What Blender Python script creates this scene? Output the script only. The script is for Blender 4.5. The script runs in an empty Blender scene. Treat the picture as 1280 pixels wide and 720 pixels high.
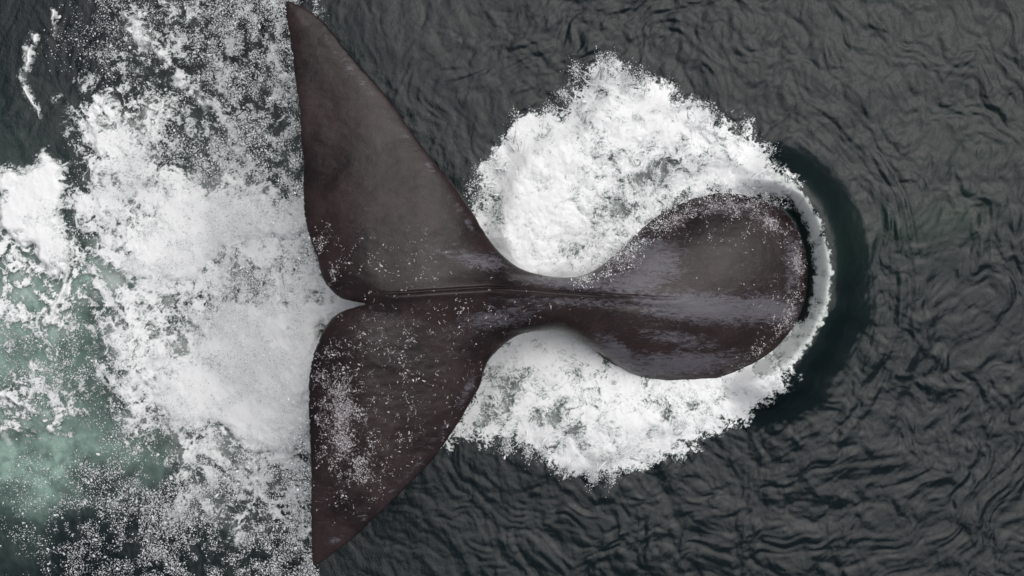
import bpy, math, random
import numpy as np
from mathutils import Vector
from mathutils.geometry import delaunay_2d_cdt

scene = bpy.context.scene
C = scene.collection
R = math.radians
rng = np.random.default_rng(7)

# ------------------------------------------------------------------ camera
CAM_H = 16.0                       # drone height above the sea
W0 = 10.2                          # metres of sea across the picture
cam = bpy.data.cameras.new('camera')
cam.sensor_width = 36.0
cam.lens = 36.0 * CAM_H / W0
cam.clip_start = 0.1
cam.clip_end = 20000
cam_o = bpy.data.objects.new('camera', cam)
cam_o.location = (0, 0, CAM_H)
C.objects.link(cam_o)
scene.camera = cam_o

# ------------------------------------------------------------------ overcast sky
SUN_EL, SUN_AZ = R(65), R(42)      # azimuth clockwise from +Y (up in the picture)
world = bpy.data.worlds.new('World')
scene.world = world
world.use_nodes = True
wn, wl = world.node_tree.nodes, world.node_tree.links
wn.clear()
sky = wn.new('ShaderNodeTexSky')
sky.sky_type = 'NISHITA'
sky.sun_disc = False
sky.sun_elevation = SUN_EL
sky.sun_rotation = SUN_AZ
sky.dust_density = 6.0
sky.air_density = 1.0
hsv = wn.new('ShaderNodeHueSaturation')
hsv.inputs['Saturation'].default_value = 0.42
bg = wn.new('ShaderNodeBackground')
bg.inputs['Strength'].default_value = 0.06
wo = wn.new('ShaderNodeOutputWorld')
wl.new(sky.outputs[0], hsv.inputs['Color'])
wl.new(hsv.outputs[0], bg.inputs['Color'])
wl.new(bg.outputs[0], wo.inputs['Surface'])

sun = bpy.data.lights.new('sun', 'SUN')
sun.energy = 1.5
sun.angle = R(70)                  # bright patch of thin cloud round the sun
sun.color = (1.0, 0.998, 0.992)
sun_o = bpy.data.objects.new('sun', sun)
sd = Vector((math.sin(SUN_AZ) * math.cos(SUN_EL), math.cos(SUN_AZ) * math.cos(SUN_EL), math.sin(SUN_EL)))
sun_o.rotation_euler = sd.to_track_quat('Z', 'Y').to_euler()
sun_o.location = (0, 0, 30)
C.objects.link(sun_o)

vs = scene.view_settings
vs.view_transform = 'Standard'
vs.look = 'None'
vs.gamma = 1.0
vs.exposure = 0.22
vs.use_curve_mapping = False


# ------------------------------------------------------------------ maths helpers
def scale_at(z):
    return (CAM_H - z) * (W0 / CAM_H) / 1280.0


def to_world(px, py, z, zs=None):
    """picture position + known height -> metres"""
    s = scale_at(z if zs is None else zs)
    return (px - 640.0) * s, (360.0 - py) * s


def to_px(x, y, z=0.0):
    s = scale_at(z)
    return x / s + 640.0, 360.0 - y / s


def sstep(a, b, x):
    t = np.clip((x - a) / (b - a), 0, 1)
    return t * t * (3 - 2 * t)


_perm = np.random.default_rng(11).permutation(1024)
_perm = np.concatenate([_perm, _perm, _perm])
_ga = np.linspace(0, 2 * np.pi, 1024, endpoint=False)
_gx, _gy = np.cos(_ga), np.sin(_ga)


def perlin(x, y, seed=0):
    xi = np.floor(x).astype(np.int64)
    yi = np.floor(y).astype(np.int64)
    xf, yf = x - xi, y - yi
    u = xf * xf * xf * (xf * (xf * 6 - 15) + 10)
    v = yf * yf * yf * (yf * (yf * 6 - 15) + 10)

    def g(ix, iy, dx, dy):
        h = _perm[_perm[(ix + seed * 57) & 1023] + (iy & 1023)]
        return _gx[h] * dx + _gy[h] * dy
    a = g(xi, yi, xf, yf)
    b = g(xi + 1, yi, xf - 1, yf)
    c = g(xi, yi + 1, xf, yf - 1)
    d = g(xi + 1, yi + 1, xf - 1, yf - 1)
    return 1.5 * ((a + (b - a) * u) * (1 - v) + (c + (d - c) * u) * v)


def fbm(x, y, octs=4, seed=0, gain=0.5, lac=2.03):
    t, a, n = 0.0, 1.0, 0.0
    for i in range(octs):
        t = t + a * perlin(x, y, seed + i * 3)
        n += a
        a *= gain
        x, y = x * lac + 17.3, y * lac - 9.1
    return t / n * 1.4


def ridged(x, y, octs=4, seed=0, gain=0.55):
    t, a, n = 0.0, 1.0, 0.0
    for i in range(octs):
        t = t + a * (1 - 2.2 * np.abs(perlin(x, y, seed + i * 3)))
        n += a
        a *= gain
        x, y = x * 2.07 + 5.3, y * 2.07 + 3.7
    return t / n


def worley_edge(x, y, seed=0):
    """F2-F1: small along the walls between cells"""
    xi = np.floor(x).astype(np.int64)
    yi = np.floor(y).astype(np.int64)
    f1 = np.full(x.shape, 9.0)
    f2 = np.full(x.shape, 9.0)
    for ox in (-1, 0, 1):
        for oy in (-1, 0, 1):
            h = _perm[_perm[(xi + ox + seed * 31) & 1023] + ((yi + oy) & 1023)]
            cx = xi + ox + (h & 31) / 31.0
            cy = yi + oy + (h >> 5) / 31.0
            d = np.hypot(cx - x, cy - y)
            m = d < f1
            f2 = np.where(m, f1, np.minimum(f2, d))
            f1 = np.where(m, d, f1)
    return f2 - f1


def sdf(poly, px, py, closed=True):
    """signed distance, positive inside (closed), or minus the distance to a line"""
    P = np.asarray(poly, float)
    Q = np.roll(P, -1, 0) if closed else P[1:]
    A = P if closed else P[:-1]
    d2 = np.full(px.shape, 1e12)
    ins = np.zeros(px.shape, bool)
    for (ax, ay), (bx, by) in zip(A, Q):
        ex, ey = bx - ax, by - ay
        wx, wy = px - ax, py - ay
        t = np.clip((wx * ex + wy * ey) / (ex * ex + ey * ey + 1e-9), 0, 1)
        d2 = np.minimum(d2, (wx - ex * t) ** 2 + (wy - ey * t) ** 2)
        if closed:
            c = (ay > py) != (by > py)
            ins ^= c & (px < (bx - ax) * (py - ay) / (by - ay + 1e-12) + ax)
    d = np.sqrt(d2)
    return np.where(ins, d, -d) if closed else -d


def smooth_closed(pts, step=2.0):
    """Catmull-Rom through the traced points, resampled"""
    P = np.asarray(pts, float)
    n = len(P)
    out = []
    for i in range(n):
        p0, p1, p2, p3 = P[i - 1], P[i], P[(i + 1) % n], P[(i + 2) % n]
        k = max(1, int(np.hypot(*(p2 - p1)) / step))
        for j in range(k):
            t = j / k
            out.append(0.5 * ((2 * p1) + (-p0 + p2) * t + (2 * p0 - 5 * p1 + 4 * p2 - p3) * t * t
                              + (-p0 + 3 * p1 - 3 * p2 + p3) * t ** 3))
    return np.array(out)


# ------------------------------------------------------------------ mesh / object helpers
def mesh_obj(name, verts, faces_flat, nper, mat, attrs=None, smooth=True):
    me = bpy.data.meshes.new(name)
    nv = len(verts)
    nf = len(faces_flat) // nper
    me.vertices.add(nv)
    me.vertices.foreach_set('co', np.asarray(verts, np.float32).ravel())
    me.loops.add(nf * nper)
    me.loops.foreach_set('vertex_index', np.asarray(faces_flat, np.int32).ravel())
    me.polygons.add(nf)
    me.polygons.foreach_set('loop_start', np.arange(0, nf * nper, nper, dtype=np.int32))
    me.polygons.foreach_set('loop_total', np.full(nf, nper, np.int32))
    me.polygons.foreach_set('use_smooth', np.full(nf, smooth, bool))
    for k, a in (attrs or {}).items():
        at = me.attributes.new(k, 'FLOAT', 'POINT')
        at.data.foreach_set('value', np.asarray(a, np.float32).ravel())
    me.update(calc_edges=True)
    me.validate()
    me.materials.append(mat)
    o = bpy.data.objects.new(name, me)
    C.objects.link(o)
    return o


def tag(o, label=None, cat=None, kind=None, group=None):
    if label: o['label'] = label
    if cat: o['category'] = cat
    if kind: o['kind'] = kind
    if group: o['group'] = group
    return o


class NT:
    """small node-tree helper"""
    def __init__(self, name):
        self.m = bpy.data.materials.new(name)
        self.m.use_nodes = True
        self.t = self.m.node_tree
        self.t.nodes.clear()
        self.out = self.n('ShaderNodeOutputMaterial')

    def n(self, kind, **kw):
        nd = self.t.nodes.new(kind)
        for k, v in kw.items():
            setattr(nd, k, v)
        return nd

    def l(self, a, b):
        self.t.links.new(a, b)

    def put(self, v, sock):
        if isinstance(v, bpy.types.NodeSocket):
            self.l(v, sock)
        else:
            sock.default_value = v

    def attr(self, name):
        return self.n('ShaderNodeAttribute', attribute_name=name).outputs['Fac']

    def coord(self, scale=(1, 1, 1), rot=(0, 0, 0)):
        tc = self.n('ShaderNodeTexCoord')
        mp = self.n('ShaderNodeMapping')
        mp.inputs['Scale'].default_value = scale
        mp.inputs['Rotation'].default_value = rot
        self.l(tc.outputs['Object'], mp.inputs['Vector'])
        return mp.outputs[0]

    def noise(self, vec, scale, detail=4, rough=0.55, dist=0.0):
        nd = self.n('ShaderNodeTexNoise')
        self.l(vec, nd.inputs['Vector'])
        nd.inputs['Scale'].default_value = scale
        nd.inputs['Detail'].default_value = detail
        nd.inputs['Roughness'].default_value = rough
        nd.inputs['Distortion'].default_value = dist
        return nd.outputs['Fac']

    def math(self, op, a, b=0.0, c=0.0, clamp=False):
        nd = self.n('ShaderNodeMath', operation=op, use_clamp=clamp)
        for s, v in zip(nd.inputs, (a, b, c)):
            self.put(v, s)
        return nd.outputs[0]

    def rng(self, v, a, b, c=0.0, d=1.0, smooth=True):
        nd = self.n('ShaderNodeMapRange')
        nd.interpolation_type = 'SMOOTHSTEP' if smooth else 'LINEAR'
        for k, x in zip(('Value', 'From Min', 'From Max', 'To Min', 'To Max'), (v, a, b, c, d)):
            self.put(x, nd.inputs[k])
        return nd.outputs[0]

    def mix(self, f, a, b):
        nd = self.n('ShaderNodeMix', data_type='RGBA')
        self.put(f, nd.inputs[0])
        self.put(a if not isinstance(a, tuple) else (*a, 1), nd.inputs[6])
        self.put(b if not isinstance(b, tuple) else (*b, 1), nd.inputs[7])
        return nd.outputs[2]

    def bump(self, h, dist, strength=1.0, normal=None):
        nd = self.n('ShaderNodeBump')
        nd.inputs['Strength'].default_value = strength
        nd.inputs['Distance'].default_value = dist
        self.l(h, nd.inputs['Height'])
        if normal: self.l(normal, nd.inputs['Normal'])
        return nd.outputs[0]

    def bsdf(self, **kw):
        b = self.n('ShaderNodeBsdfPrincipled')
        for k, v in kw.items():
            s = b.inputs[k.replace('_', ' ')]
            if isinstance(v, tuple): v = (*v, 1)
            self.put(v, s)
        return b


# ------------------------------------------------------------------ materials
def mat_water():
    m = NT('sea_water')
    air = m.attr('aer')
    grn = m.attr('green')
    base = m.mix(grn, (0.0036, 0.0085, 0.0106), (0.010, 0.026, 0.018))
    n = m.noise(m.coord(), 9, 5, 0.6, 0.6)
    a2 = m.math('MULTIPLY', air, m.rng(n, 0.25, 0.75, 0.65, 1.2), clamp=True)
    col = m.mix(a2, base, (0.25, 0.37, 0.32))
    n1 = m.noise(m.coord((1.5, 1, 1)), 20, 6, 0.62, 0.8)
    nb = m.bump(n1, 0.008, 0.45)
    bub = m.attr('bubbles')
    col = m.mix(m.rng(m.math('ADD', bub, m.math('MULTIPLY', m.math('SUBTRACT', n, 0.5), 0.5)), 0.15, 1.0), col, (0.55, 0.60, 0.58))
    rough = m.rng(air, 0, 1, 0.15, 0.3)
    b = m.bsdf(Base_Color=col, Roughness=rough, IOR=1.33, Normal=nb)
    m.l(b.outputs[0], m.out.inputs[0])
    return m.m


def mat_foam():
    m = NT('foam')
    d = m.attr('dens')
    tint = m.attr('tint')
    grain = m.attr('grain')
    turb = m.noise(m.coord(), 5, 10, 0.66, 0.9)
    str_ = m.noise(m.coord(), 8, 7, 0.62, 2.2)
    strand = m.math('SUBTRACT', 1.0, m.math('MULTIPLY', m.math('ABSOLUTE', m.math('SUBTRACT', str_, 0.5)), 7.0), clamp=True)
    fine = m.noise(m.coord(), 58, 3, 0.62, 0.3)
    f = m.math('ADD', m.math('MULTIPLY', m.math('SUBTRACT', turb, 0.5), 2.6),
               m.math('MULTIPLY', m.math('SUBTRACT', fine, 0.5), 1.0))
    f = m.math('ADD', f, m.math('MULTIPLY', m.math('SUBTRACT', strand, 0.4), 0.42))
    v = m.math('ADD', d, m.math('MULTIPLY', f, grain))
    alpha = m.rng(v, 0.16, 0.56)
    thick = m.rng(v, 0.22, 0.98)
    col = m.mix(thick, (0.33, 0.37, 0.36), (0.89, 0.895, 0.90))
    col = m.mix(tint, col, m.mix(thick, (0.17, 0.22, 0.195), (0.52, 0.57, 0.53)))
    nb = m.bump(m.math('ADD', turb, m.math('MULTIPLY', fine, 0.25)), 0.02, 0.22)
    b = m.bsdf(Base_Color=col, Roughness=0.65, Normal=nb)
    b.inputs['Specular IOR Level'].default_value = 0.25
    tr = m.n('ShaderNodeBsdfTransparent')
    mx = m.n('ShaderNodeMixShader')
    m.l(alpha, mx.inputs[0])
    m.l(tr.outputs[0], mx.inputs[1])
    m.l(b.outputs[0], mx.inputs[2])
    m.l(mx.outputs[0], m.out.inputs[0])
    return m.m


def mat_droplet():
    m = NT('water_droplets')
    oi = m.n('ShaderNodeObjectInfo')
    col = m.mix(oi.outputs['Random'], (0.55, 0.57, 0.58), (0.93, 0.93, 0.94))
    b = m.bsdf(Base_Color=col, Roughness=0.25, IOR=1.33)
    m.l(b.outputs[0], m.out.inputs[0])
    return m.m


def mat_bead():
    m = NT('water_beads')
    oi = m.n('ShaderNodeObjectInfo')
    col = m.mix(oi.outputs['Random'], (0.12, 0.105, 0.115), (0.60, 0.56, 0.58))
    b = m.bsdf(Base_Color=col, Roughness=0.2, IOR=1.33)
    m.l(b.outputs[0], m.out.inputs[0])
    return m.m


def mat_whale():
    m = NT('whale_skin')
    painted_sheen_scar = m.attr('painted_sheen_scar')
    dark = m.attr('dark')
    c1 = m.noise(m.coord((1, 1, 1)), 2.2, 6, 0.6, 0.4)
    c2 = m.noise(m.coord((1.0, 1.9, 1)), 9, 7, 0.68, 1.4)
    c3 = m.noise(m.coord((1, 1, 1)), 70, 4, 0.7)
    base = m.mix(m.rng(c1, 0.35, 0.68), (0.012, 0.0076, 0.0084), (0.036, 0.0235, 0.0246))
    base = m.mix(m.rng(c2, 0.55, 0.75, 0, 0.6), base, (0.013, 0.009, 0.010))
    base = m.mix(m.math('MULTIPLY', dark, m.rng(c2, 0.3, 0.6, 0.4, 1)), base, (0.011, 0.008, 0.009))
    c4 = m.noise(m.coord((1, 1, 1)), 1.3, 3, 0.5, 0.3)
    base = m.mix(m.rng(c4, 0.42, 0.62, 0, 0.55), base, (0.034, 0.0225, 0.0225))
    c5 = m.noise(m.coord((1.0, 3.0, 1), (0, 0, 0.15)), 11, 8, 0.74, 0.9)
    fv = m.math('ADD', painted_sheen_scar, m.math('MULTIPLY', m.math('SUBTRACT', c5, 0.5), 2.4))
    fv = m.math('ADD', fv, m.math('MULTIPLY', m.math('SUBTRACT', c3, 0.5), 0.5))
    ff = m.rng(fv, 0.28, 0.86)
    base = m.mix(m.math('MULTIPLY', ff, 0.85), base, (0.132, 0.126, 0.146))  # wet-skin sheen mixed into the colour as lilac grey, with leading-edge scars
    # pale nicks and scratches
    s1 = m.noise(m.coord((1, 1, 1)), 26, 2, 0.4, 2.0)
    base = m.mix(m.rng(s1, 0.755, 0.80, 0, 0.55), base, (0.17, 0.15, 0.155))
    # scuffs, cracks and pits
    scuff = m.noise(m.coord(), 19, 4, 0.6, 3.2)
    base = m.mix(m.rng(scuff, 0.66, 0.73, 0, 0.55), base, (0.105, 0.092, 0.096))
    crack = m.math('ABSOLUTE', m.math('SUBTRACT', m.noise(m.coord((1.0, 1.3, 1)), 6, 5, 0.6, 1.0), 0.5))
    base = m.mix(m.math('MULTIPLY', m.rng(crack, 0.012, 0.0), m.rng(c1, 0.4, 0.6, 0.1, 0.7)), base, (0.009, 0.007, 0.007))
    pit = m.noise(m.coord(), 75, 2, 0.5)
    base = m.mix(m.rng(pit, 0.70, 0.78, 0, 0.5), base, (0.11, 0.095, 0.10))
    base = m.mix(m.rng(pit, 0.30, 0.22, 0, 0.6), base, (0.008, 0.006, 0.006))
    fr = m.attr('froth')
    fz = m.noise(m.coord((1, 1, 1)), 40, 5, 0.72, 1.0)
    fq = m.rng(m.math('ADD', m.math('MULTIPLY', fr, 0.42), m.math('MULTIPLY', m.math('SUBTRACT', fz, 0.5), 1.5)), 0.36, 0.62)
    base = m.mix(m.math('MULTIPLY', fq, m.rng(fr, 0.02, 0.2, 0, 0.85)), base, (0.42, 0.375, 0.40))
    rough = m.rng(c1, 0.3, 0.7, 0.20, 0.34)
    iso = m.noise(m.coord(), 12, 6, 0.65, 0.6)
    h = m.math('ADD', m.math('MULTIPLY', m.mix(m.rng(painted_sheen_scar, 0.1, 0.5), iso, c2), 0.8), m.math('MULTIPLY', c3, 0.25))
    nb = m.bump(h, 0.012, 0.45)
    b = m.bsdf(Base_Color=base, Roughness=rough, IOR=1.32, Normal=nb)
    m.l(b.outputs[0], m.out.inputs[0])
    return m.m


M_WATER, M_FOAM, M_DROP, M_BEAD, M_SKIN = mat_water(), mat_foam(), mat_droplet(), mat_bead(), mat_whale()

# ------------------------------------------------------------------ traced outlines (picture positions)
LEAD_UP = [(358, 2), (372, 6), (386, 13), (400, 24), (415, 40), (432, 62), (450, 83), (470, 105), (490, 130), (510, 158),
           (530, 185), (548, 208), (565, 229), (580, 250), (592, 268), (604, 288), (618, 308), (634, 324),
           (652, 336), (675, 343), (700, 346), (725, 345)]
BODY_UP = [(748, 336), (775, 314), (800, 287), (825, 262), (850, 242), (880, 225), (920, 210), (960, 200), (1010, 193),
           (1070, 192), (1130, 200), (1180, 225), (1215, 270)]
BODY_LO = [(1228, 340), (1215, 410), (1180, 455), (1130, 482), (1070, 495), (1010, 500), (960, 500), (920, 499),
           (880, 495), (840, 487), (800, 474), (770, 458), (745, 440), (720, 424)]
LEAD_LO = [(700, 416), (675, 415), (652, 418), (635, 427), (620, 440), (610, 452), (605, 465), (600, 482), (590, 500),
           (575, 525), (555, 555), (535, 581), (510, 606), (485, 631), (460, 655), (440, 674), (420, 689), (404, 701), (392, 707)]
TRAIL_LO = [(390, 690), (389, 650), (389, 600), (388, 560), (386, 520), (386, 480), (390, 450), (397, 430), (405, 412),
            (415, 398), (430, 388.5), (445, 383.5), (456, 380.6)]
TRAIL_UP = [(456, 379.4), (440, 376.5), (425, 372), (413, 362), (405, 351), (400, 338), (396, 322), (390, 305), (384, 285),
            (380, 260), (379, 230), (379, 200), (376, 170), (375, 140), (371, 110), (367, 80), (362, 45), (357, 20)]
WHALE_OUT = smooth_closed(LEAD_UP + BODY_UP + BODY_LO + LEAD_LO + TRAIL_LO + TRAIL_UP, 2.0)
# worn edge: small nicks and waves, mostly along the trailing edge
_w = sstep(640, 560, WHALE_OUT[:, 0]) * sstep(3, 14, np.hypot(WHALE_OUT[:, 0] - 456, WHALE_OUT[:, 1] - 380))
_tr = sstep(430, 405, WHALE_OUT[:, 0])
_nk = np.clip(ridged(WHALE_OUT[:, 0] * 0.11, WHALE_OUT[:, 1] * 0.11, 2, 17) - 0.62, 0, 1) * 4.5
WHALE_OUT[:, 0] += _w * (0.9 * fbm(WHALE_OUT[:, 0] * 0.09, WHALE_OUT[:, 1] * 0.09, 3, 15) + _nk * (_tr * 1.0 - (1 - _tr) * 0.6))
# where the sea meets the back
WATERLINE = [(748, 338), (775, 316), (795, 297), (815, 277), (838, 260), (862, 248), (890, 241), (925, 238), (960, 243), (985, 256),
             (1000, 275), (1010, 305), (1014, 340), (1010, 375), (995, 410), (970, 440), (940, 460), (905, 474), (870, 480),
             (835, 478), (800, 471), (770, 457), (745, 440)]

# ------------------------------------------------------------------ whale surface
_bx = np.array([690, 720, 760, 800, 850, 900, 950, 980, 1000, 1014, 1070, 1130, 1228.])
_byc = np.array([380.5, 384, 388, 382, 364, 355, 349, 347, 346, 346, 344, 342, 340.])
_bhw = np.array([35, 39.5, 61, 94, 126, 143, 151, 153, 154, 154, 152, 142, 1.])
_bR = np.array([.33, .40, .50, .60, .70, .80, .86, .88, .89, .90, .9, .85, .3])
_bzm = np.array([.66, .40, .06, -.12, -.30, -.43, -.60, -.73, -.82, -.90, -1.25, -1.65, -2.2])
_zt_x = np.array([355, 450, 550, 620, 690, 720, 760, 800, 850, 900, 950, 1014, 1230.])
_zt = np.array([1.46, 1.50, 1.42, 1.26, 1.00, .82, .60, .47, .40, .36, .25, .0, .0])
RIDGE = np.array([(430, 368), (500, 366), (560, 362), (610, 359), (660, 361.5), (700, 365), (740, 367.5), (780, 369.5), (820, 372), (860, 373)], float)


def lerp_s(x, xs, ys):
    """smooth interpolation (piecewise linear, then averaged)"""
    t = 0
    for o in (-24, -12, 0, 12, 24):
        t = t + np.interp(x + o, xs, ys)
    return t / 5


def whale_z(px, py, d=None):
    """upper and lower surface heights for picture positions inside the outline"""
    if d is None:
        d = np.maximum(sdf(WHALE_OUT, px, py), 0)
    zt = lerp_s(px, _zt_x, _zt)
    yc = lerp_s(px, _bx, _byc)
    span = (py - 378.0) / 350.0
    # flukes: thin blades, slightly drooped tips, thicker towards the root
    root = np.exp(-(span / 0.42) ** 2)
    zf = zt - 0.16 - 0.20 * span ** 2 * (1 - 0.35 * np.abs(span)) - 0.05 * sstep(470, 385, px) \
        + 0.03 * np.sin(px * 0.02 + py * 0.011)
    tmax = 0.035 + 0.075 * root
    tf = tmax * (1 - np.exp(-d / 16.0)) + 0.012 * np.sqrt(np.clip(d / 3.0, 0, 1))
    core = np.interp(px, [440, 520, 620, 700], [0.0, 0.05, 0.13, 0.2])
    wdt = np.interp(px, [440, 560, 690], [16, 24, 30])
    yr = np.interp(px, RIDGE[:, 0], RIDGE[:, 1])
    tc = core * np.exp(-((py - yr - 8) / wdt) ** 2) * np.sqrt(np.clip(d / 14, 0, 1))
    up_f, lo_f = zf + tf + tc, zf - tf - 2.0 * tc
    # tail stock and back
    hw = np.interp(px, _bx, _bhw)
    yb = np.interp(px, _bx, _byc)
    Rv = lerp_s(px, _bx, _bR)
    zm = lerp_s(px, _bx, _bzm)
    v = np.clip(np.abs(py - yb) / np.maximum(hw, 1), 0, 1)
    r1 = np.sqrt(np.clip(1 - v * v, 0, 1))
    r2 = np.sqrt(np.clip(d / np.maximum(hw, 1) * (2 - d / np.maximum(hw, 1)), 0, 1))
    rr = np.minimum(r1, r2 + 0.02 * (d > 0))
    up_b, lo_b = zm + Rv * rr, zm - Rv * rr
    b = sstep(610, 735, px)
    up = up_f * (1 - b) + up_b * b
    lo = lo_f * (1 - b) + lo_b * b
    # keel along the tail stock with a groove beside it
    k = sstep(440, 560, px) * sstep(870, 800, px) * np.clip(d / 10, 0, 1)
    up = up + k * (0.030 * np.exp(-((py - yr - 5) / 5.0) ** 2) - 0.032 * np.exp(-((py - yr) / 1.7) ** 2))
    # unevenness of the skin
    f = np.clip(d / 12, 0, 1)
    up = up + f * (0.006 * fbm(px * 0.02, py * 0.03, 3, 5) + 0.0022 * fbm(px * 0.05, py * 0.14, 4, 8))
    zs = zf * (1 - b) + zt * b
    return up, lo, zs


def blobs(px, py, items):
    t = np.zeros(px.shape)
    for x, y, rx, ry, ang, a in items:
        ca, sa = math.cos(R(ang)), math.sin(R(ang))
        dx, dy = px - x, py - y
        u, w = (dx * ca + dy * sa) / rx, (-dx * sa + dy * ca) / ry
        t = np.maximum(t, a * np.exp(-(u * u + w * w)))
    return t


FROTH = [(425, 520, 36, 95, -4, 1.0), (480, 440, 80, 50, 0, .42), (450, 575, 40, 50, -20, .8), (425, 450, 40, 40, 0, .6), (520, 420, 90, 38, 0, .35), (470, 400, 60, 25, 0, .25),
                     (403, 300, 10, 30, 20, .8), (418, 345, 12, 22, 30, .8), (470, 310, 90, 14, 10, .22),
                     (920, 255, 70, 16, 4, 1.0), (850, 272, 50, 12, -28, 1.0), (960, 275, 40, 22, 40, 1.0), (998, 330, 10, 60, 0, 1.0), (985, 395, 22, 28, 30, .9), (955, 365, 30, 18, 0, .4),
                     (790, 318, 16, 22, 35, .9), (900, 290, 60, 20, 0, .4), (560, 590, 9, 60, 42, .7), (500, 500, 110, 110, 0, .30), (480, 330, 110, 50, 0, .26), (600, 385, 90, 22, 0, .34), (960, 430, 40, 10, -40, .7), (880, 330, 90, 60, 0, .06)]


def build_whale():
    out = WHALE_OUT
    n = len(out)
    ring = [out]
    # shrink rings keep the rounded rim smooth
    tang = np.roll(out, -1, 0) - np.roll(out, 1, 0)
    tang /= np.linalg.norm(tang, axis=1, keepdims=True) + 1e-9
    nrm = np.stack([-tang[:, 1], tang[:, 0]], 1)
    test = out + nrm * 2
    if sdf(out, test[:, 0], test[:, 1]).mean() < 0: nrm = -nrm
    for off in (0.8, 2.0):
        q = out + nrm * off
        dd = sdf(out, q[:, 0], q[:, 1])
        ring.append(q[dd > off * 0.85])
    st = 2.6
    gx, gy = np.meshgrid(np.arange(350, 1235, st), np.arange(0, 715, st * 0.87))
    gx[1::2] += st / 2
    gx, gy = gx.ravel(), gy.ravel()
    d = sdf(out, gx, gy)
    yr = np.interp(gx, RIDGE[:, 0], RIDGE[:, 1])
    near = (np.abs(gy - yr) < 7) & (gx > 440) & (gx < 870)
    keep = (d > 3.4) & ~near
    pts = [np.stack([gx[keep], gy[keep]], 1)]
    rx = np.arange(470, 868, 2.4)
    ry = np.interp(rx, RIDGE[:, 0], RIDGE[:, 1])
    for o in (-6, -4.4, -3, -2, -1, 0, 1, 2, 3, 4.4, 6):
        pts.append(np.stack([rx, ry + o], 1))
    allp = np.concatenate(ring + pts)
    edges = [(i, (i + 1) % n) for i in range(n)]
    res = delaunay_2d_cdt([Vector(p) for p in allp], edges, [list(range(n))], 1, 1e-5)
    vp = np.array([(v.x, v.y) for v in res[0]])
    tri = np.array([f for f in res[2] if len(f) == 3], int)
    d = np.maximum(sdf(out, vp[:, 0], vp[:, 1]), 0)
    bnd = d < 0.05
    up, lo, zs = whale_z(vp[:, 0], vp[:, 1], d)
    mid = (up + lo) / 2
    up = np.where(bnd, mid, up)
    X, Y = to_world(vp[:, 0], vp[:, 1], zs)
    N = len(vp)
    lo_id = np.arange(N)
    lo_id[~bnd] = N + np.arange((~bnd).sum())
    V = np.concatenate([np.stack([X, Y, up], 1), np.stack([X, Y, lo], 1)[~bnd]])
    # orientation of the upper side
    a, b, c = (np.stack([X, Y], 1)[tri[:, i]] for i in range(3))
    flip = ((b - a)[:, 0] * (c - a)[:, 1] - (b - a)[:, 1] * (c - a)[:, 0]) < 0
    tri[flip] = tri[flip][:, ::-1]
    F = np.concatenate([tri, lo_id[tri[:, ::-1]]])
    px, py = vp[:, 0], vp[:, 1]
    painted_sheen_scar = blobs(px, py, [(600, 326, 42, 13, 12, .80), (555, 316, 40, 9, 5, .48), (812, 325, 50, 36, 10, .95), (790, 350, 60, 22, 0, .9), (880, 384, 105, 22, 4, 1.05),  # patches where sky sheen on wet skin is painted in
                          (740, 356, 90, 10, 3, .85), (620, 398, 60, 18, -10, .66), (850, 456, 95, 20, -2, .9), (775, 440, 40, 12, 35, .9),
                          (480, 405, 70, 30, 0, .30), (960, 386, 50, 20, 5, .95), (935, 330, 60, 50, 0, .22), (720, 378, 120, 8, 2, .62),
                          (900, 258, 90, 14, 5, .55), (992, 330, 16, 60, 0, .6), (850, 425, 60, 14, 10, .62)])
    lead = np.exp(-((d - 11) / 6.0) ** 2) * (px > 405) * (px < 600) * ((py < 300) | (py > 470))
    painted_sheen_scar = np.maximum(painted_sheen_scar, 0.08 + 0.16 * fbm(px * 0.012, py * 0.012, 3, 27))
    painted_sheen_scar = np.maximum(painted_sheen_scar, 0.55 * lead * (0.55 + 1.1 * fbm(px * 0.03, py * 0.03, 3, 19)))
    dark = blobs(px, py, [(785, 392, 75, 13, 10, 1), (905, 315, 55, 32, 15, .8), (840, 408, 45, 8, 15, .9), (940, 425, 45, 16, -35, 1), (640, 412, 45, 12, -12, .9), (500, 348, 110, 12, -2, .8), (428, 393, 34, 8, -16, 1.3),  # dark patches; the bands below the keel put its shaded side into the colour
                          (930, 430, 40, 22, -30, .6), (395, 560, 9, 60, 0, .8), (560, 374, 120, 6, 0, .4), (910, 320, 50, 30, 15, .3),
                          (690, 372, 30, 5, 0, .6)])
    fro = blobs(px, py, FROTH)
    fo = np.concatenate([fro, fro[~bnd]])
    fl = np.concatenate([painted_sheen_scar, painted_sheen_scar[~bnd]])
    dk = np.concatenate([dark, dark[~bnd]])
    o = mesh_obj('whale', V, F.ravel(), 3, M_SKIN, {'painted_sheen_scar': fl, 'dark': dk, 'froth': fo})
    tag(o, 'dark brown whale diving with broad notched tail fluke raised above the sea', 'whale')
    return o


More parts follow.
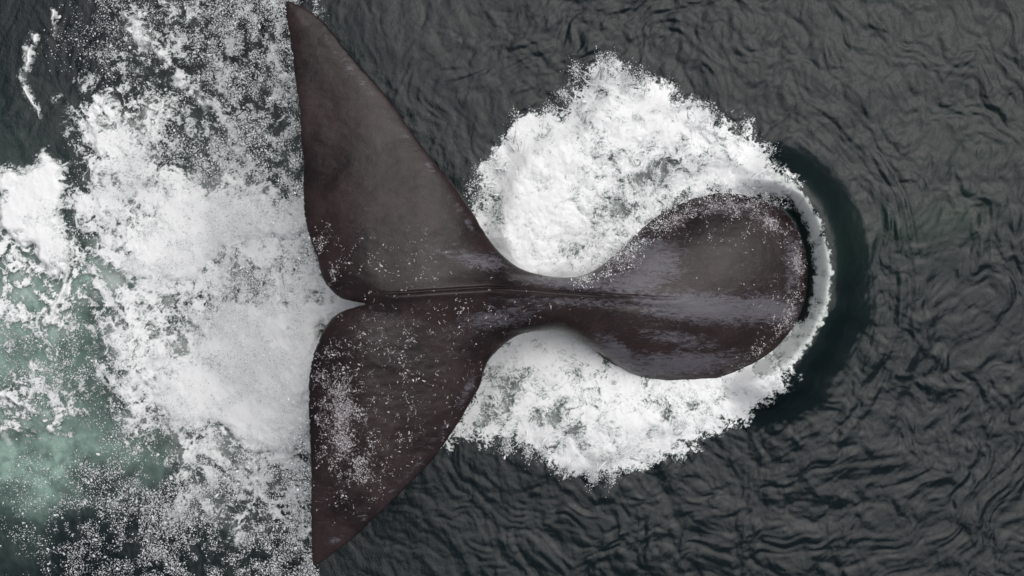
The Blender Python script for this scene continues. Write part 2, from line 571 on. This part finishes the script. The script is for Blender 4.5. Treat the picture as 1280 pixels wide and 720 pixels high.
# ------------------------------------------------------------------ sea surface
def sea(px, py, fade=1.0):
    """height of the sea in metres at picture positions on the z = 0 plane"""
    k = scale_at(0)
    x, y = (px - 640) * k, (360 - py) * k
    dx, dy = px - 850, py - 358
    r = np.hypot(dx, dy * 1.05) + 1e-3
    th = np.arctan2(-dy, dx)
    rm = r * k
    # waves run round the diving body: crests lie along circles about it
    wx = fbm(x * 0.9, y * 0.9, 3, 21) * 0.45
    wy = fbm(x * 0.9 + 40, y * 0.9, 3, 22) * 0.45
    u = rm * 2.6 + wx * 2.0
    arc = th * 2.6
    z = 0.008 * fbm(u * 0.85, arc * 1.3 + wy, 2, 31)
    z = z - 0.0066 * ridged(u * 1.6 + wy * 2.2, arc * 2.6 + wx * 3, 2, 33, 0.5)
    z = z - 0.0028 * ridged(u * 3.1 + wy * 4, arc * 4.6 + wx * 5, 2, 35, 0.5)
    # mixed wavelets
    a2, b2 = x * 0.80 + y * 0.30, y * 0.85 - x * 0.35
    z = z - 0.0060 * ridged(a2 * 3.8 + wx * 2.5, b2 * 2.4 + wy * 2.5, 3, 36, 0.55)
    z = z + 0.0055 * fbm(x * 4.4 + wx * 2, y * 3.4 + wy * 2, 4, 37, 0.55)
    quiet = 0.42 + 0.58 * sstep(470, 900, px + 0.25 * np.abs(py - 360)) + 0.25 * fbm(x * 0.5, y * 0.5, 2, 43)
    z = 1.38 * z * np.clip(quiet, 0.3, 1.2)
    z = z + 0.030 * fbm(x * 0.42 + 3, y * 0.42, 2, 41)
    z = z * fade
    # calmer next to the whale, with a steep bow hump on the side it dives towards
    d = -sdf(WATERLINE, px, py)
    east = sstep(0.38, 0.66, np.cos(th + 0.02)) * sstep(-16, -8, d)
    wob = 1 + 0.18 * fbm(th * 2.2, r * 0.004, 3, 45)
    calm = 1 - 0.8 * east * np.exp(-(np.maximum(d, 0) / 70) ** 2)
    z = z * calm
    dm = np.maximum(d, 0) / wob
    hump = 0.31 * np.exp(-(np.maximum(dm - 20, 0) / 38.0) ** 2) * sstep(-6, 16, d) + 0.03 * np.exp(-((dm - 112) / 26.0) ** 2) \
        + 0.02 * np.exp(-((dm - 150) / 16.0) ** 2)
    st = -0.011 * ridged(rm * 6.5 + wx, th * 1.7, 2, 47) * np.exp(-((dm - 112) / 46) ** 2)
    z = z + east * (hump * np.exp(-np.maximum(d - 400, 0)) + st)
    return z


# ---- foam coverage (picture positions on the sea plane): (polygon or line, width, amount, feather)
UPPER_FOAM = [(590, 300), (600, 255), (612, 210), (634, 176), (664, 156), (700, 146), (722, 118), (742, 90), (770, 88), (798, 108),
              (832, 108), (862, 128), (884, 162), (908, 154), (932, 164), (950, 188), (960, 214), (985, 236), (1000, 252),
              (975, 243), (950, 240), (925, 238), (890, 244), (862, 252), (838, 268), (818, 292), (796, 325), (770, 345), (730, 365), (680, 380), (640, 380), (610, 350)]
LOWER_FOAM = [(560, 552), (590, 505), (600, 455), (630, 410), (690, 400), (735, 425), (765, 450), (800, 455), (835, 462), (870, 464), (905, 458),
              (940, 444), (968, 428), (992, 424), (985, 455), (960, 484), (935, 506), (910, 528), (880, 545), (840, 566), (792, 578),
              (762, 586), (720, 586), (692, 572), (664, 552), (622, 543)]


def foam_wash(px, py, base=False):
    """wash churned up under and behind the trailing edge of the flukes"""
    w1 = fbm(px * 0.012, py * 0.012, 5, 61, 0.55)
    w2 = fbm(px * 0.012 + 50, py * 0.012, 5, 62, 0.55)
    qx, qy = px + 34 * w1, py + 34 * w2
    n = fbm(px * 0.03, py * 0.03, 5, 63, 0.6)
    D = np.zeros(px.shape)

    def area(poly, amt, fe):
        nonlocal D
        D = np.maximum(D, amt * sstep(-fe, fe, sdf(poly, qx, qy)))

    def line(pts, wd, amt, warp=0.6):
        nonlocal D
        q1, q2 = px + 26 * w1 * warp, py + 26 * w2 * warp
        D = np.maximum(D, amt * np.exp(-(sdf(pts, q1, q2, False) / wd) ** 2))
    area([(130, 345), (165, 305), (200, 262), (240, 236), (300, 228), (395, 250), (410, 300), (360, 318), (300, 320), (262, 345), (215, 365), (160, 352)], 1.05, 30)
    area([(170, 490), (195, 452), (225, 430), (250, 395), (300, 372), (380, 352), (470, 378), (420, 420), (410, 560), (360, 578), (310, 562), (255, 545), (195, 545)], 1.08, 36)
    D = np.maximum(D, 0.86 * sstep(-30, 16, sdf([(350, 335), (395, 335), (480, 370), (480, 392), (400, 425), (350, 440)], px + 8 * w1, py + 8 * w2)))
    area([(105, 130), (150, 140), (200, 152), (218, 212), (300, 222), (430, 232), (480, 300), (480, 520), (400, 590), (300, 600), (220, 580), (150, 540), (130, 430), (120, 330), (100, 240)], 0.72, 34)
    area([(140, -20), (380, -20), (400, 260), (250, 260), (160, 180), (110, 120)], 0.19, 40)
    area([(8, 240), (28, 206), (66, 202), (76, 240), (96, 280), (92, 330), (60, 345), (28, 300), (-10, 290)], 0.95, 14)
    area([(-20, 250), (40, 260), (110, 300), (120, 380), (60, 430), (-20, 400)], 0.46, 24)
    area([(-20, 440), (60, 440), (110, 480), (90, 540), (-20, 560)], 0.34, 24)
    area([(118, 112), (150, 142), (196, 150), (204, 205), (236, 250), (160, 300), (116, 262), (110, 200)], 0.74, 12)
    area([(220, 570), (420, 560), (420, 660), (300, 670), (230, 640)], 0.42, 26)
    line([(155, 15), (188, 48), (226, 85), (252, 122), (266, 150), (286, 182)], 9, 0.72, 1.3)
    line([(46, 48), (36, 90), (42, 118), (50, 145)], 5.0, 0.72)
    line([(67, 14), (67, 42)], 4, 0.62)
    line([(-10, 492), (30, 497), (58, 512)], 6, 0.75)
    line([(82, 335), (76, 370), (60, 400)], 7, 0.8)
    line([(4, 530), (6, 560)], 5, 0.7)
    line([(160, 398), (182, 392), (200, 412)], 5, 0.7)
    line([(52, 512), (62, 540)], 5, 0.55)
    if base:
        return D * sstep(500, 462, px)
    # curling filaments of foam with clear water between them
    fil = ridged(qx * 0.030 + w2 * 1.2, qy * 0.030 + w1 * 1.2, 5, 65, 0.68) - 0.50
    e = worley_edge(qx / 15.0 + n * 0.9, qy / 15.0 + n * 0.7, 3)
    lace = sstep(0.34, 0.0, e) - 0.35
    mid = np.clip(1 - np.abs(D - 0.5) / 0.5, 0, 1)
    D = D + mid * (0.95 * fil + 0.45 * lace + 0.4 * n) + sstep(0.02, 0.25, D) * (0.22 * n + 0.30 * fil)
    D = D - 0.42 * blobs(px, py, [(225, 395, 34, 18, 25, 1), (272, 450, 18, 16, 0, .9), (345, 335, 55, 16, -12, .5), (90, 455, 60, 40, 0, .45), (250, 100, 30, 60, 0, .3), (175, 345, 22, 14, -40, .5)]) * (0.6 + n)
    # keep off the sea that stays open
    D = D * sstep(500, 462, px)
    return D


THIN_UP = [(815, 215, 75, 34, -14, .8), (770, 255, 46, 46, 0, .75), (735, 300, 34, 34, 0, .55), (618, 262, 16, 44, 10, .8), (850, 245, 60, 16, -18, .8),
           (760, 165, 40, 26, 0, .45), (870, 190, 30, 24, 0, .4), (800, 290, 24, 24, 0, .7), (910, 205, 26, 20, 0, .35), (760, 105, 30, 20, 0, .5)]
THIN_LO = [(640, 478, 24, 28, 0, 1.25), (622, 515, 26, 26, 0, 1.2), (695, 515, 40, 24, 20, 1.15), (740, 470, 46, 24, 30, .6), (860, 515, 56, 20, -20, .55),
           (590, 535, 30, 16, 0, .8), (800, 500, 40, 16, 0, .5), (760, 560, 40, 14, 0, .5), (690, 565, 30, 14, 0, .6)]


def foam_upper(px, py):
    w1 = fbm(px * 0.022, py * 0.022, 5, 71, 0.6)
    w2 = fbm(px * 0.022 + 9, py * 0.022, 5, 72, 0.6)
    n = fbm(px * 0.045, py * 0.045, 5, 73, 0.6)
    s = sdf(UPPER_FOAM, px + 24 * w1, py + 24 * w2)
    fil = ridged(px * 0.075 + w1 * 2.2, py * 0.075 + w2 * 2.2, 4, 77, 0.7)
    s = s + 20 * (fil - 0.42) * np.exp(-(s / 20) ** 2)
    D = 0.86 * sstep(-13, 9, s)
    D = D * (1 - 0.75 * sstep(905, 960, px) * sstep(235, 250, py))
    # thinner veil over the old sea close to the whale's side
    thin = blobs(px, py, THIN_UP)
    dens = D * (1 - 0.52 * thin) + n * (0.16 + 0.30 * thin) * D
    dens = dens + 0.35 * np.exp(-((s - 4) / 14) ** 2) * (ridged(px * 0.06 + w1, py * 0.06 + w2, 4, 75, 0.65) - 0.25)
    return dens


def foam_lower(px, py):
    w1 = fbm(px * 0.022, py * 0.022, 5, 81, 0.6)
    w2 = fbm(px * 0.022 + 9, py * 0.022, 5, 82, 0.6)
    n = fbm(px * 0.045, py * 0.045, 5, 83, 0.6)
    s = sdf(LOWER_FOAM, px + 20 * w1, py + 20 * w2)
    fil = ridged(px * 0.075 + w1 * 2.2, py * 0.075 + w2 * 2.2, 4, 87, 0.7)
    s = s + 20 * (fil - 0.42) * np.exp(-(s / 20) ** 2)
    D = 0.86 * sstep(-13, 9, s)
    thin = blobs(px, py, THIN_LO)
    dens = D * (1 - 0.52 * thin) + n * (0.16 + 0.30 * thin) * D
    dens = dens + 0.40 * np.exp(-((s - 4) / 14) ** 2) * (ridged(px * 0.06 + w1, py * 0.06 + w2, 4, 85, 0.65) - 0.25)
    return dens


COLLAR = [(955, 222), (978, 234), (999, 254), (1012, 280), (1020, 310), (1024, 340), (1022, 370), (1012, 399), (996, 424), (974, 446), (950, 464)]


def foam_collar(px, py):
    n = fbm(px * 0.07, py * 0.07, 4, 91, 0.6)
    wd = np.interp(py, [215, 270, 310, 350, 400, 440, 470], [6, 4, 5.5, 7, 8, 11, 12])
    sc = sstep(0, .5, np.abs(perlin(px * 0.10, py * 0.10, 93)))
    d = -sdf(COLLAR, px, py, False)
    dw = -sdf(WATERLINE, px, py)
    out = dw > 16
    edge = wd + np.where(out, 3.5 * n + 3.0 * sc - 1, 3.0 * n)
    return 0.95 * sstep(4, -3, d - edge) * (0.80 + 0.6 * n) * sstep(40, 15, sdf(LOWER_FOAM, px, py))


def build_sea():
    def lines(half, st):
        c = np.arange(-half, half + st / 2, st)
        ext, s, v = [], st, half
        while s < 0.1:
            s *= 1.07
            v += s
            ext.append(v)
        for _ in range(22):
            v += s
            ext.append(v)
        while v < 6000:
            s *= 1.45
            v += s
            ext.append(v)
        ext = np.array(ext)
        return np.concatenate([-ext[::-1], c, ext])
    xs, ys = lines(5.35, 0.0145), lines(3.1, 0.0145)
    X, Y = np.meshgrid(xs, ys)
    X, Y = X.ravel(), Y.ravel()
    px, py = to_px(X, Y)
    rad = np.maximum(np.abs(X) - 5.35, np.abs(Y) - 3.1)
    Z = sea(px, py, 1 - 0.9 * sstep(1.5, 12, rad)) * 1.0
    w = fbm(px * 0.012, py * 0.012, 4, 51)
    aer = blobs(px + 34 * w, py + 34 * w, [(40, 572, 150, 50, -8, 1.0), (20, 375, 120, 75, 0, 1.0), (120, 345, 70, 50, 0, .9), (20, 480, 110, 80, 0, .85), (-60, 440, 110, 180, 0, .95),
                                           (150, 450, 70, 60, 0, .35)])
    aer = aer * np.clip(1.05 + 0.9 * fbm(px * 0.02 + w, py * 0.02, 4, 53, 0.6), 0.25, 1.2)
    aer = np.maximum(aer, 0.85 * blobs(px, py, [(616, 255, 22, 44, 12, .45), (690, 515, 60, 30, 0, .6), (640, 490, 26, 40, 0, .4)]))
    under = blobs(px, py, [(280, 400, 130, 190, 0, .3)])
    aer = np.maximum(aer, under)
    bub = np.zeros(px.shape)
    lf = (px < 520) & (px > -400) & (py > -300) & (py < 1000)
    bub[lf] = 1.0 * foam_wash(px[lf], py[lf], True) * (0.75 + 0.7 * fbm(px[lf] * 0.02, py[lf] * 0.02, 4, 59))
    nb = (px > 540) & (px < 1060) & (py > 40) & (py < 640)
    bb = np.maximum(sstep(-10, 22, sdf(UPPER_FOAM, px[nb], py[nb])), sstep(-10, 22, sdf(LOWER_FOAM, px[nb], py[nb])))
    bub[nb] = 0.72 * bb * (0.9 + 0.5 * fbm(px[nb] * 0.03, py[nb] * 0.03, 4, 60))
    grn = blobs(px, py, [(1170, 280, 110, 45, -20, .9), (1240, 200, 80, 70, 0, .5), (1040, 330, 60, 120, 0, .55), (1180, 30, 160, 60, 0, .3)]) * (0.7 + 0.8 * fbm(px * .01, py * .01, 3, 57))
    nx, ny = len(xs), len(ys)
    i = np.arange(nx * ny).reshape(ny, nx)
    F = np.stack([i[:-1, :-1], i[:-1, 1:], i[1:, 1:], i[1:, :-1]], -1).reshape(-1, 4)
    # open the sea where the whale's body passes through it is not needed: the skin cuts the sheet
    o = mesh_obj('sea_water', np.stack([X, Y, Z], 1), F.ravel(), 4, M_WATER, {'aer': np.clip(aer, 0, 1), 'green': np.clip(grn, 0, 1), 'bubbles': np.clip(bub, 0, 1)})
    tag(o, kind='structure')
    return o


def build_foam(box, fn, hmax, hseed, grain, tint, label, st=0.0098, rise=None, body=None):
    x0, y0, x1, y1 = box
    ax, ay = to_world(x0, y1, 0)
    bx, by = to_world(x1, y0, 0)
    xs, ys = np.arange(ax, bx, st), np.arange(ay, by, st)
    X, Y = np.meshgrid(xs, ys)
    shp = X.shape
    X, Y = X.ravel(), Y.ravel()
    X = X + rng.uniform(-.3, .3, X.shape) * st
    Y = Y + rng.uniform(-.3, .3, Y.shape) * st
    px, py = to_px(X, Y)
    D = fn(px, py)
    i = np.arange(X.size).reshape(shp)
    F = np.stack([i[:-1, :-1], i[:-1, 1:], i[1:, 1:], i[1:, :-1]], -1).reshape(-1, 4)
    F = F[D[F].max(1) > 0.06]
    used = np.unique(F)
    rmap = np.full(X.size, -1)
    rmap[used] = np.arange(len(used))
    F = rmap[F]
    X, Y, px, py, D = X[used], Y[used], px[used], py[used], D[used]
    bil = 1 - np.abs(fbm(px * 0.024, py * 0.024, 3, hseed)) * 1.5
    fine = ridged(px * 0.055, py * 0.055, 3, hseed + 4, 0.55)
    amp = (sstep(0.15, 0.95, D) if body is None else body(px, py)) * hmax * (1 if rise is None else rise(px, py))
    Z = sea(px, py) + 0.006 + amp * np.clip(0.06 * bil + 0.008 * fine + 0.91, 0, 2) \
        + 0.003 * np.clip(D, 0, 1) * fbm(px * 0.13, py * 0.13, 3, hseed + 9)
    o = mesh_obj('foam', np.stack([X, Y, Z], 1), F.ravel(), 4, M_FOAM,
                 {'dens': D, 'tint': tint + np.zeros(len(X)), 'grain': grain + np.zeros(len(X)) if not callable(grain) else grain(px, py)})
    tag(o, label, 'foam', 'stuff')
    return o


# ------------------------------------------------------------------ droplets (instanced on points)
def droplet_tree(name, mat, sub=2):
    ng = bpy.data.node_groups.new(name, 'GeometryNodeTree')
    ng.interface.new_socket('Geometry', in_out='INPUT', socket_type='NodeSocketGeometry')
    ng.interface.new_socket('Geometry', in_out='OUTPUT', socket_type='NodeSocketGeometry')
    N, L = ng.nodes, ng.links
    gi, go = N.new('NodeGroupInput'), N.new('NodeGroupOutput')
    ico = N.new('GeometryNodeMeshIcoSphere')
    ico.inputs['Radius'].default_value = 1.0
    ico.inputs['Subdivisions'].default_value = sub
    ss = N.new('GeometryNodeSetShadeSmooth')
    sm = N.new('GeometryNodeSetMaterial')
    sm.inputs['Material'].default_value = mat
    L.new(ico.outputs[0], ss.inputs[0])
    L.new(ss.outputs[0], sm.inputs[0])
    sc = N.new('GeometryNodeInputNamedAttribute'); sc.data_type = 'FLOAT_VECTOR'; sc.inputs[0].default_value = 'sc'
    ro = N.new('GeometryNodeInputNamedAttribute'); ro.data_type = 'FLOAT_VECTOR'; ro.inputs[0].default_value = 'ro'
    io = N.new('GeometryNodeInstanceOnPoints')
    L.new(gi.outputs[0], io.inputs['Points'])
    L.new(sm.outputs[0], io.inputs['Instance'])
    L.new(sc.outputs[0], io.inputs['Scale'])
    L.new(ro.outputs[0], io.inputs['Rotation'])
    L.new(io.outputs[0], go.inputs[0])
    return ng


def droplets(name, pos, sc, ro, tree, mat, label, cat):
    me = bpy.data.meshes.new(name)
    me.vertices.add(len(pos))
    me.vertices.foreach_set('co', np.asarray(pos, np.float32).ravel())
    for k, a in (('sc', sc), ('ro', ro)):
        at = me.attributes.new(k, 'FLOAT_VECTOR', 'POINT')
        at.data.foreach_set('vector', np.asarray(a, np.float32).ravel())
    me.materials.append(mat)
    o = bpy.data.objects.new(name, me)
    C.objects.link(o)
    md = o.modifiers.new('droplets', 'NODES')
    md.node_group = tree
    tag(o, label, cat, 'stuff')
    return o


def sample(n, box, dens):
    """rejection sampling of picture positions by a density function"""
    x0, y0, x1, y1 = box
    out = []
    got = 0
    while got < n:
        x = rng.uniform(x0, x1, n)
        y = rng.uniform(y0, y1, n)
        k = rng.uniform(0, 1, n) < dens(x, y)
        out.append(np.stack([x[k], y[k]], 1))
        got += k.sum()
    return np.concatenate(out)[:n]


build_sea()
build_whale()

build_foam((-60, -40, 500, 760), foam_wash, 0.13, 101, 0.80, 0.0, 'churned white foam and lace spreading behind the trailing edge of the fluke', st=0.0090, body=lambda px, py: sstep(0.0, 1.25, foam_wash(px, py, True)),
           rise=lambda px, py: 1 + 2.6 * sstep(250, 420, px) * sstep(170, 350, py) * sstep(650, 470, py))
build_foam((570, 60, 1015, 400), foam_upper, 0.20, 111, lambda px, py: 0.75 + 0.35 * blobs(px, py, THIN_UP) + 0.35 * np.exp(-(sdf(UPPER_FOAM, px, py) / 16) ** 2), 0.0, 'thick white foam heap with long spiky crest beside the whale\'s back',
           st=0.0072, body=lambda px, py: sstep(-14, 40, sdf(UPPER_FOAM, px, py)), rise=lambda px, py: 0.06 + 1.1 * sstep(2, 80, -sdf(WATERLINE, px, py)) * sstep(-5, 45, sdf(UPPER_FOAM, px, py)))
build_foam((540, 390, 1010, 610), foam_lower, 0.12, 121, lambda px, py: 0.75 + 0.35 * blobs(px, py, THIN_LO) + 0.35 * np.exp(-(sdf(LOWER_FOAM, px, py) / 16) ** 2), 0.0, 'smaller bank of white foam along the keel side of the fluke root and back',
           st=0.0072, body=lambda px, py: sstep(-14, 60, sdf(LOWER_FOAM, px, py)), rise=lambda px, py: 0.04 + 1.1 * sstep(2, 60, -sdf(WATERLINE, px, py)))
build_foam((930, 200, 1060, 490), foam_collar, 0.008, 131, 0.75, 0.60, 'thin pale green foam collar round the front of the submerging back')


# ------------------------------------------------------------------ splash tongues thrown out along the foam edges
def tongues(poly, picks, count, seed, label, lmean=9.0):
    r = np.random.default_rng(seed)
    P = np.array(poly, float)
    segs = [(P[i], P[i + 1], w) for (i, w) in picks]
    w = np.array([np.hypot(*(b - a)) * k for a, b, k in segs])
    w /= w.sum()
    V, F, tips = [], [], []
    nb = 0
    cen = P.mean(0)
    for _ in range(count):
        a, b, _k = segs[r.choice(len(segs), p=w)]
        p = a + (b - a) * r.random()
        if r.random() > 0.15 + 2.2 * max(0.0, float(fbm(np.array([p[0] * 0.05]), np.array([p[1] * 0.05]), 2, 160 + seed)[0])):
            continue
        t = (b - a) / np.hypot(*(b - a))
        nrm = np.array([-t[1], t[0]])
        if np.dot(nrm, p - cen) < 0: nrm = -nrm
        ang = r.normal(0, 0.55)
        ca, sa = math.cos(ang), math.sin(ang)
        dr = np.array([nrm[0] * ca - nrm[1] * sa, nrm[0] * sa + nrm[1] * ca])
        L = min(r.exponential(lmean) + 8, 34)
        p = p - nrm * r.uniform(6, 20)
        curl = r.normal(0, 0.16)
        rad0 = r.uniform(0.9, 2.4)
        z = r.uniform(0.05, 0.16)
        vz = r.uniform(-0.006, 0.012)
        k = 6
        step = (L + 8) / k
        q = p.copy()
        for j in range(k + 1):
            f = j / k
            rad = max(rad0 * (1 - f) ** 1.3 * r.uniform(0.7, 1.25), 0.22) + (0.5 if j == k and r.random() < .4 else 0)
            x, y = to_world(q[0], q[1], z)
            rw = rad * scale_at(0)
            pr = np.array([dr[1], dr[0]])
            for m in range(5):
                an = m * 2 * math.pi / 5
                V.append((x + pr[0] * rw * math.cos(an), y + pr[1] * rw * math.cos(an), z + rw * math.sin(an)))
            if j:
                for m in range(5):
                    n2 = (m + 1) % 5
                    F += [nb + (j - 1) * 5 + m, nb + (j - 1) * 5 + n2, nb + j * 5 + n2, nb + j * 5 + m]
            q = q + dr * step + r.normal(0, 0.9, 2)
            dr = np.array([dr[0] * math.cos(curl) - dr[1] * math.sin(curl), dr[0] * math.sin(curl) + dr[1] * math.cos(curl)])
            z = max(0.03, z + vz * step - 0.001 * j)
        nb += (k + 1) * 5
        tips.append((q[0], q[1], z, dr[0], dr[1]))
    n = len(V)
    o = mesh_obj('splash', V, F, 4, M_FOAM, {'dens': np.full(n, 0.75), 'tint': np.zeros(n), 'grain': np.full(n, 0.7)})
    tag(o, label, 'splash', 'stuff')
    return np.array(tips)


T1 = tongues(UPPER_FOAM, [(1, .25), (2, .25), (3, .35), (4, .6), (5, 1.6), (6, 2.6), (7, 3.4), (8, 2.6), (9, 1.6), (10, 1.8), (11, 1.4), (12, 1.6), (13, 1.4), (14, 1.6), (15, 1.2)],
             150, 5, 'spiky white water tongues flung from the crest of the thick foam heap', 5)
T2 = tongues(LOWER_FOAM, [(13, .5), (14, 1.0), (15, 1.0), (16, 1.0), (17, .8), (18, .8), (19, 1.2), (20, 2.6), (21, 2.6), (22, 2.2), (23, 2), (24, 1.6)],
             40, 6, 'white water tongues flung from the edge of the smaller foam bank', 5.5)

# ------------------------------------------------------------------ spray
tree_d = droplet_tree('spray_droplets', M_DROP, 1)
tree_b = droplet_tree('skin_beads', M_BEAD, 1)


def rand_rot(n):
    return np.stack([rng.uniform(-.5, .5, n), rng.uniform(-.5, .5, n), rng.uniform(0, 6.28, n)], 1)


def sizes(n, lo, mean, hi, stretch=1.0):
    r = np.clip((lo + mean * 0.45) * np.exp(rng.normal(0, 0.55, n)), 0.10, hi) * scale_at(0)
    s = np.stack([r * (1 + rng.exponential(0.4, n) * stretch), r, r], 1)
    return s


# sheet of droplets shed by the trailing edge
def d_wash(x, y):
    n = fbm(x * 0.012, y * 0.012, 3, 141)
    n2 = fbm(x * 0.05, y * 0.05, 3, 143)
    base = sstep(60, 190, x + 30 * n) * sstep(402, 392, x)
    edge = 0.40 + 0.60 * sstep(190, 330, x)
    low = sstep(520, 620, y) * sstep(-80, 260, x)
    m = np.maximum(base * edge, 0.8 * low * sstep(402, 392, x))
    m = np.maximum(m, 0.75 * blobs(x, y, [(90, 455, 70, 45, -10, 1)]))
    return np.clip(m * (0.42 + 0.9 * n + 1.1 * n2), 0, 1)


p = sample(140000, (-40, -30, 404, 750), d_wash)
edge_d = np.clip((395 - p[:, 0]) / 300, 0, 1)
z = 0.12 + rng.random(len(p)) ** 1.3 * (1.30 - 1.0 * edge_d)
x, y = to_world(p[:, 0], p[:, 1], z)
# keep the sheet on the sea side of the flukes
pf = np.stack(to_px(x, y, 1.3), 1)
ok = (sdf(WHALE_OUT, pf[:, 0], pf[:, 1]) < -1) & ~((p[:, 0] > 380) & (np.abs(p[:, 1] - 380) < 50))
sz = sizes(len(p), 0.18, 0.21, 1.9, 0.8)
droplets('spray', np.stack([x, y, z], 1)[ok], sz[ok], rand_rot(ok.sum()), tree_d, M_DROP,
         'sheet of white droplets falling from the trailing edge of the fluke', 'spray')

# droplets round the crest of the heap and the bank
def ring_spray(tips, n, label, spread):
    k = rng.integers(0, len(tips), n)
    far = rng.exponential(spread, n)
    q = tips[k]
    px = q[:, 0] + q[:, 3] * far + rng.normal(0, 3.5, n) - q[:, 3] * 5
    py = q[:, 1] + q[:, 4] * far + rng.normal(0, 3.5, n) - q[:, 4] * 5
    z = np.clip(q[:, 2] + rng.normal(0.03, 0.06, n), 0.03, .6)
    x, y = to_world(px, py, z)
    droplets('spray', np.stack([x, y, z], 1), sizes(n, 0.16, 0.24, 1.8), rand_rot(n), tree_d, M_DROP, label, 'spray')


ring_spray(T1, 6500, 'fine droplets thrown off the spiky crest of the thick foam heap', 4)
ring_spray(T2, 5200, 'fine droplets thrown off the edge of the smaller foam bank', 4)

# beads and froth lying on the wet skin
def d_skin(x, y):
    n = fbm(x * 0.05, y * 0.05, 4, 151)
    m = blobs(x, y, FROTH)
    return np.clip(m * m * (0.45 + 1.6 * n), 0, 1)


p0 = sample(4800, (380, 228, 1018, 700), d_skin)
chain = [p0]
q = p0.copy()
head = rng.uniform(0, 6.28, len(q))
for _ in range(4):
    head = head + rng.normal(0, 0.8, len(q))
    q = q + np.stack([np.cos(head), np.sin(head)], 1) * rng.uniform(0.5, 1.5, (len(q), 1))
    chain.append(q[rng.random(len(q)) < 0.55])
p = np.concatenate(chain)
d = sdf(WHALE_OUT, p[:, 0], p[:, 1])
p = p[d > 3]
up, lo, zs = whale_z(p[:, 0], p[:, 1])
k = up > 0.0
p, up, zs = p[k], up[k], zs[k]
x, y = to_world(p[:, 0], p[:, 1], zs)
n = len(p)
s = sizes(n, 0.18, 0.15, 1.0, 1.8)
s[:, 2] *= 0.5
ro = rand_rot(n) * np.array([.3, .3, 1])
droplets('froth_beads', np.stack([x, y, up + 0.001], 1), s, ro, tree_b, M_BEAD, 'pale froth flecks and beads clinging to the wet whale skin', 'froth')


# thin veil of spray drifting from the heap over the shoulder of the back
def d_veil(x, y):
    m = np.exp(-(sdf([(728, 350), (765, 338), (792, 308), (820, 280), (852, 256), (890, 243), (930, 238), (970, 250)], x, y + 4, False) / 11) ** 2)
    return np.clip(m * (0.5 + 1.3 * fbm(x * 0.05, y * 0.05, 3, 171)), 0, 1)


p = sample(5200, (700, 215, 1000, 375), d_veil)
up, lo, zs = whale_z(p[:, 0], p[:, 1])
ins = sdf(WHALE_OUT, p[:, 0], p[:, 1]) > 1
z = np.where(ins, np.maximum(up, 0.02), 0.12) + rng.exponential(0.05, len(p))
x, y = to_world(p[:, 0], p[:, 1], z)
droplets('spray', np.stack([x, y, z], 1), sizes(len(p), 0.16, 0.22, 1.5, 1.0), rand_rot(len(p)), tree_d, M_DROP,
         'thin veil of droplets over the shoulder of the whale\'s back', 'spray')
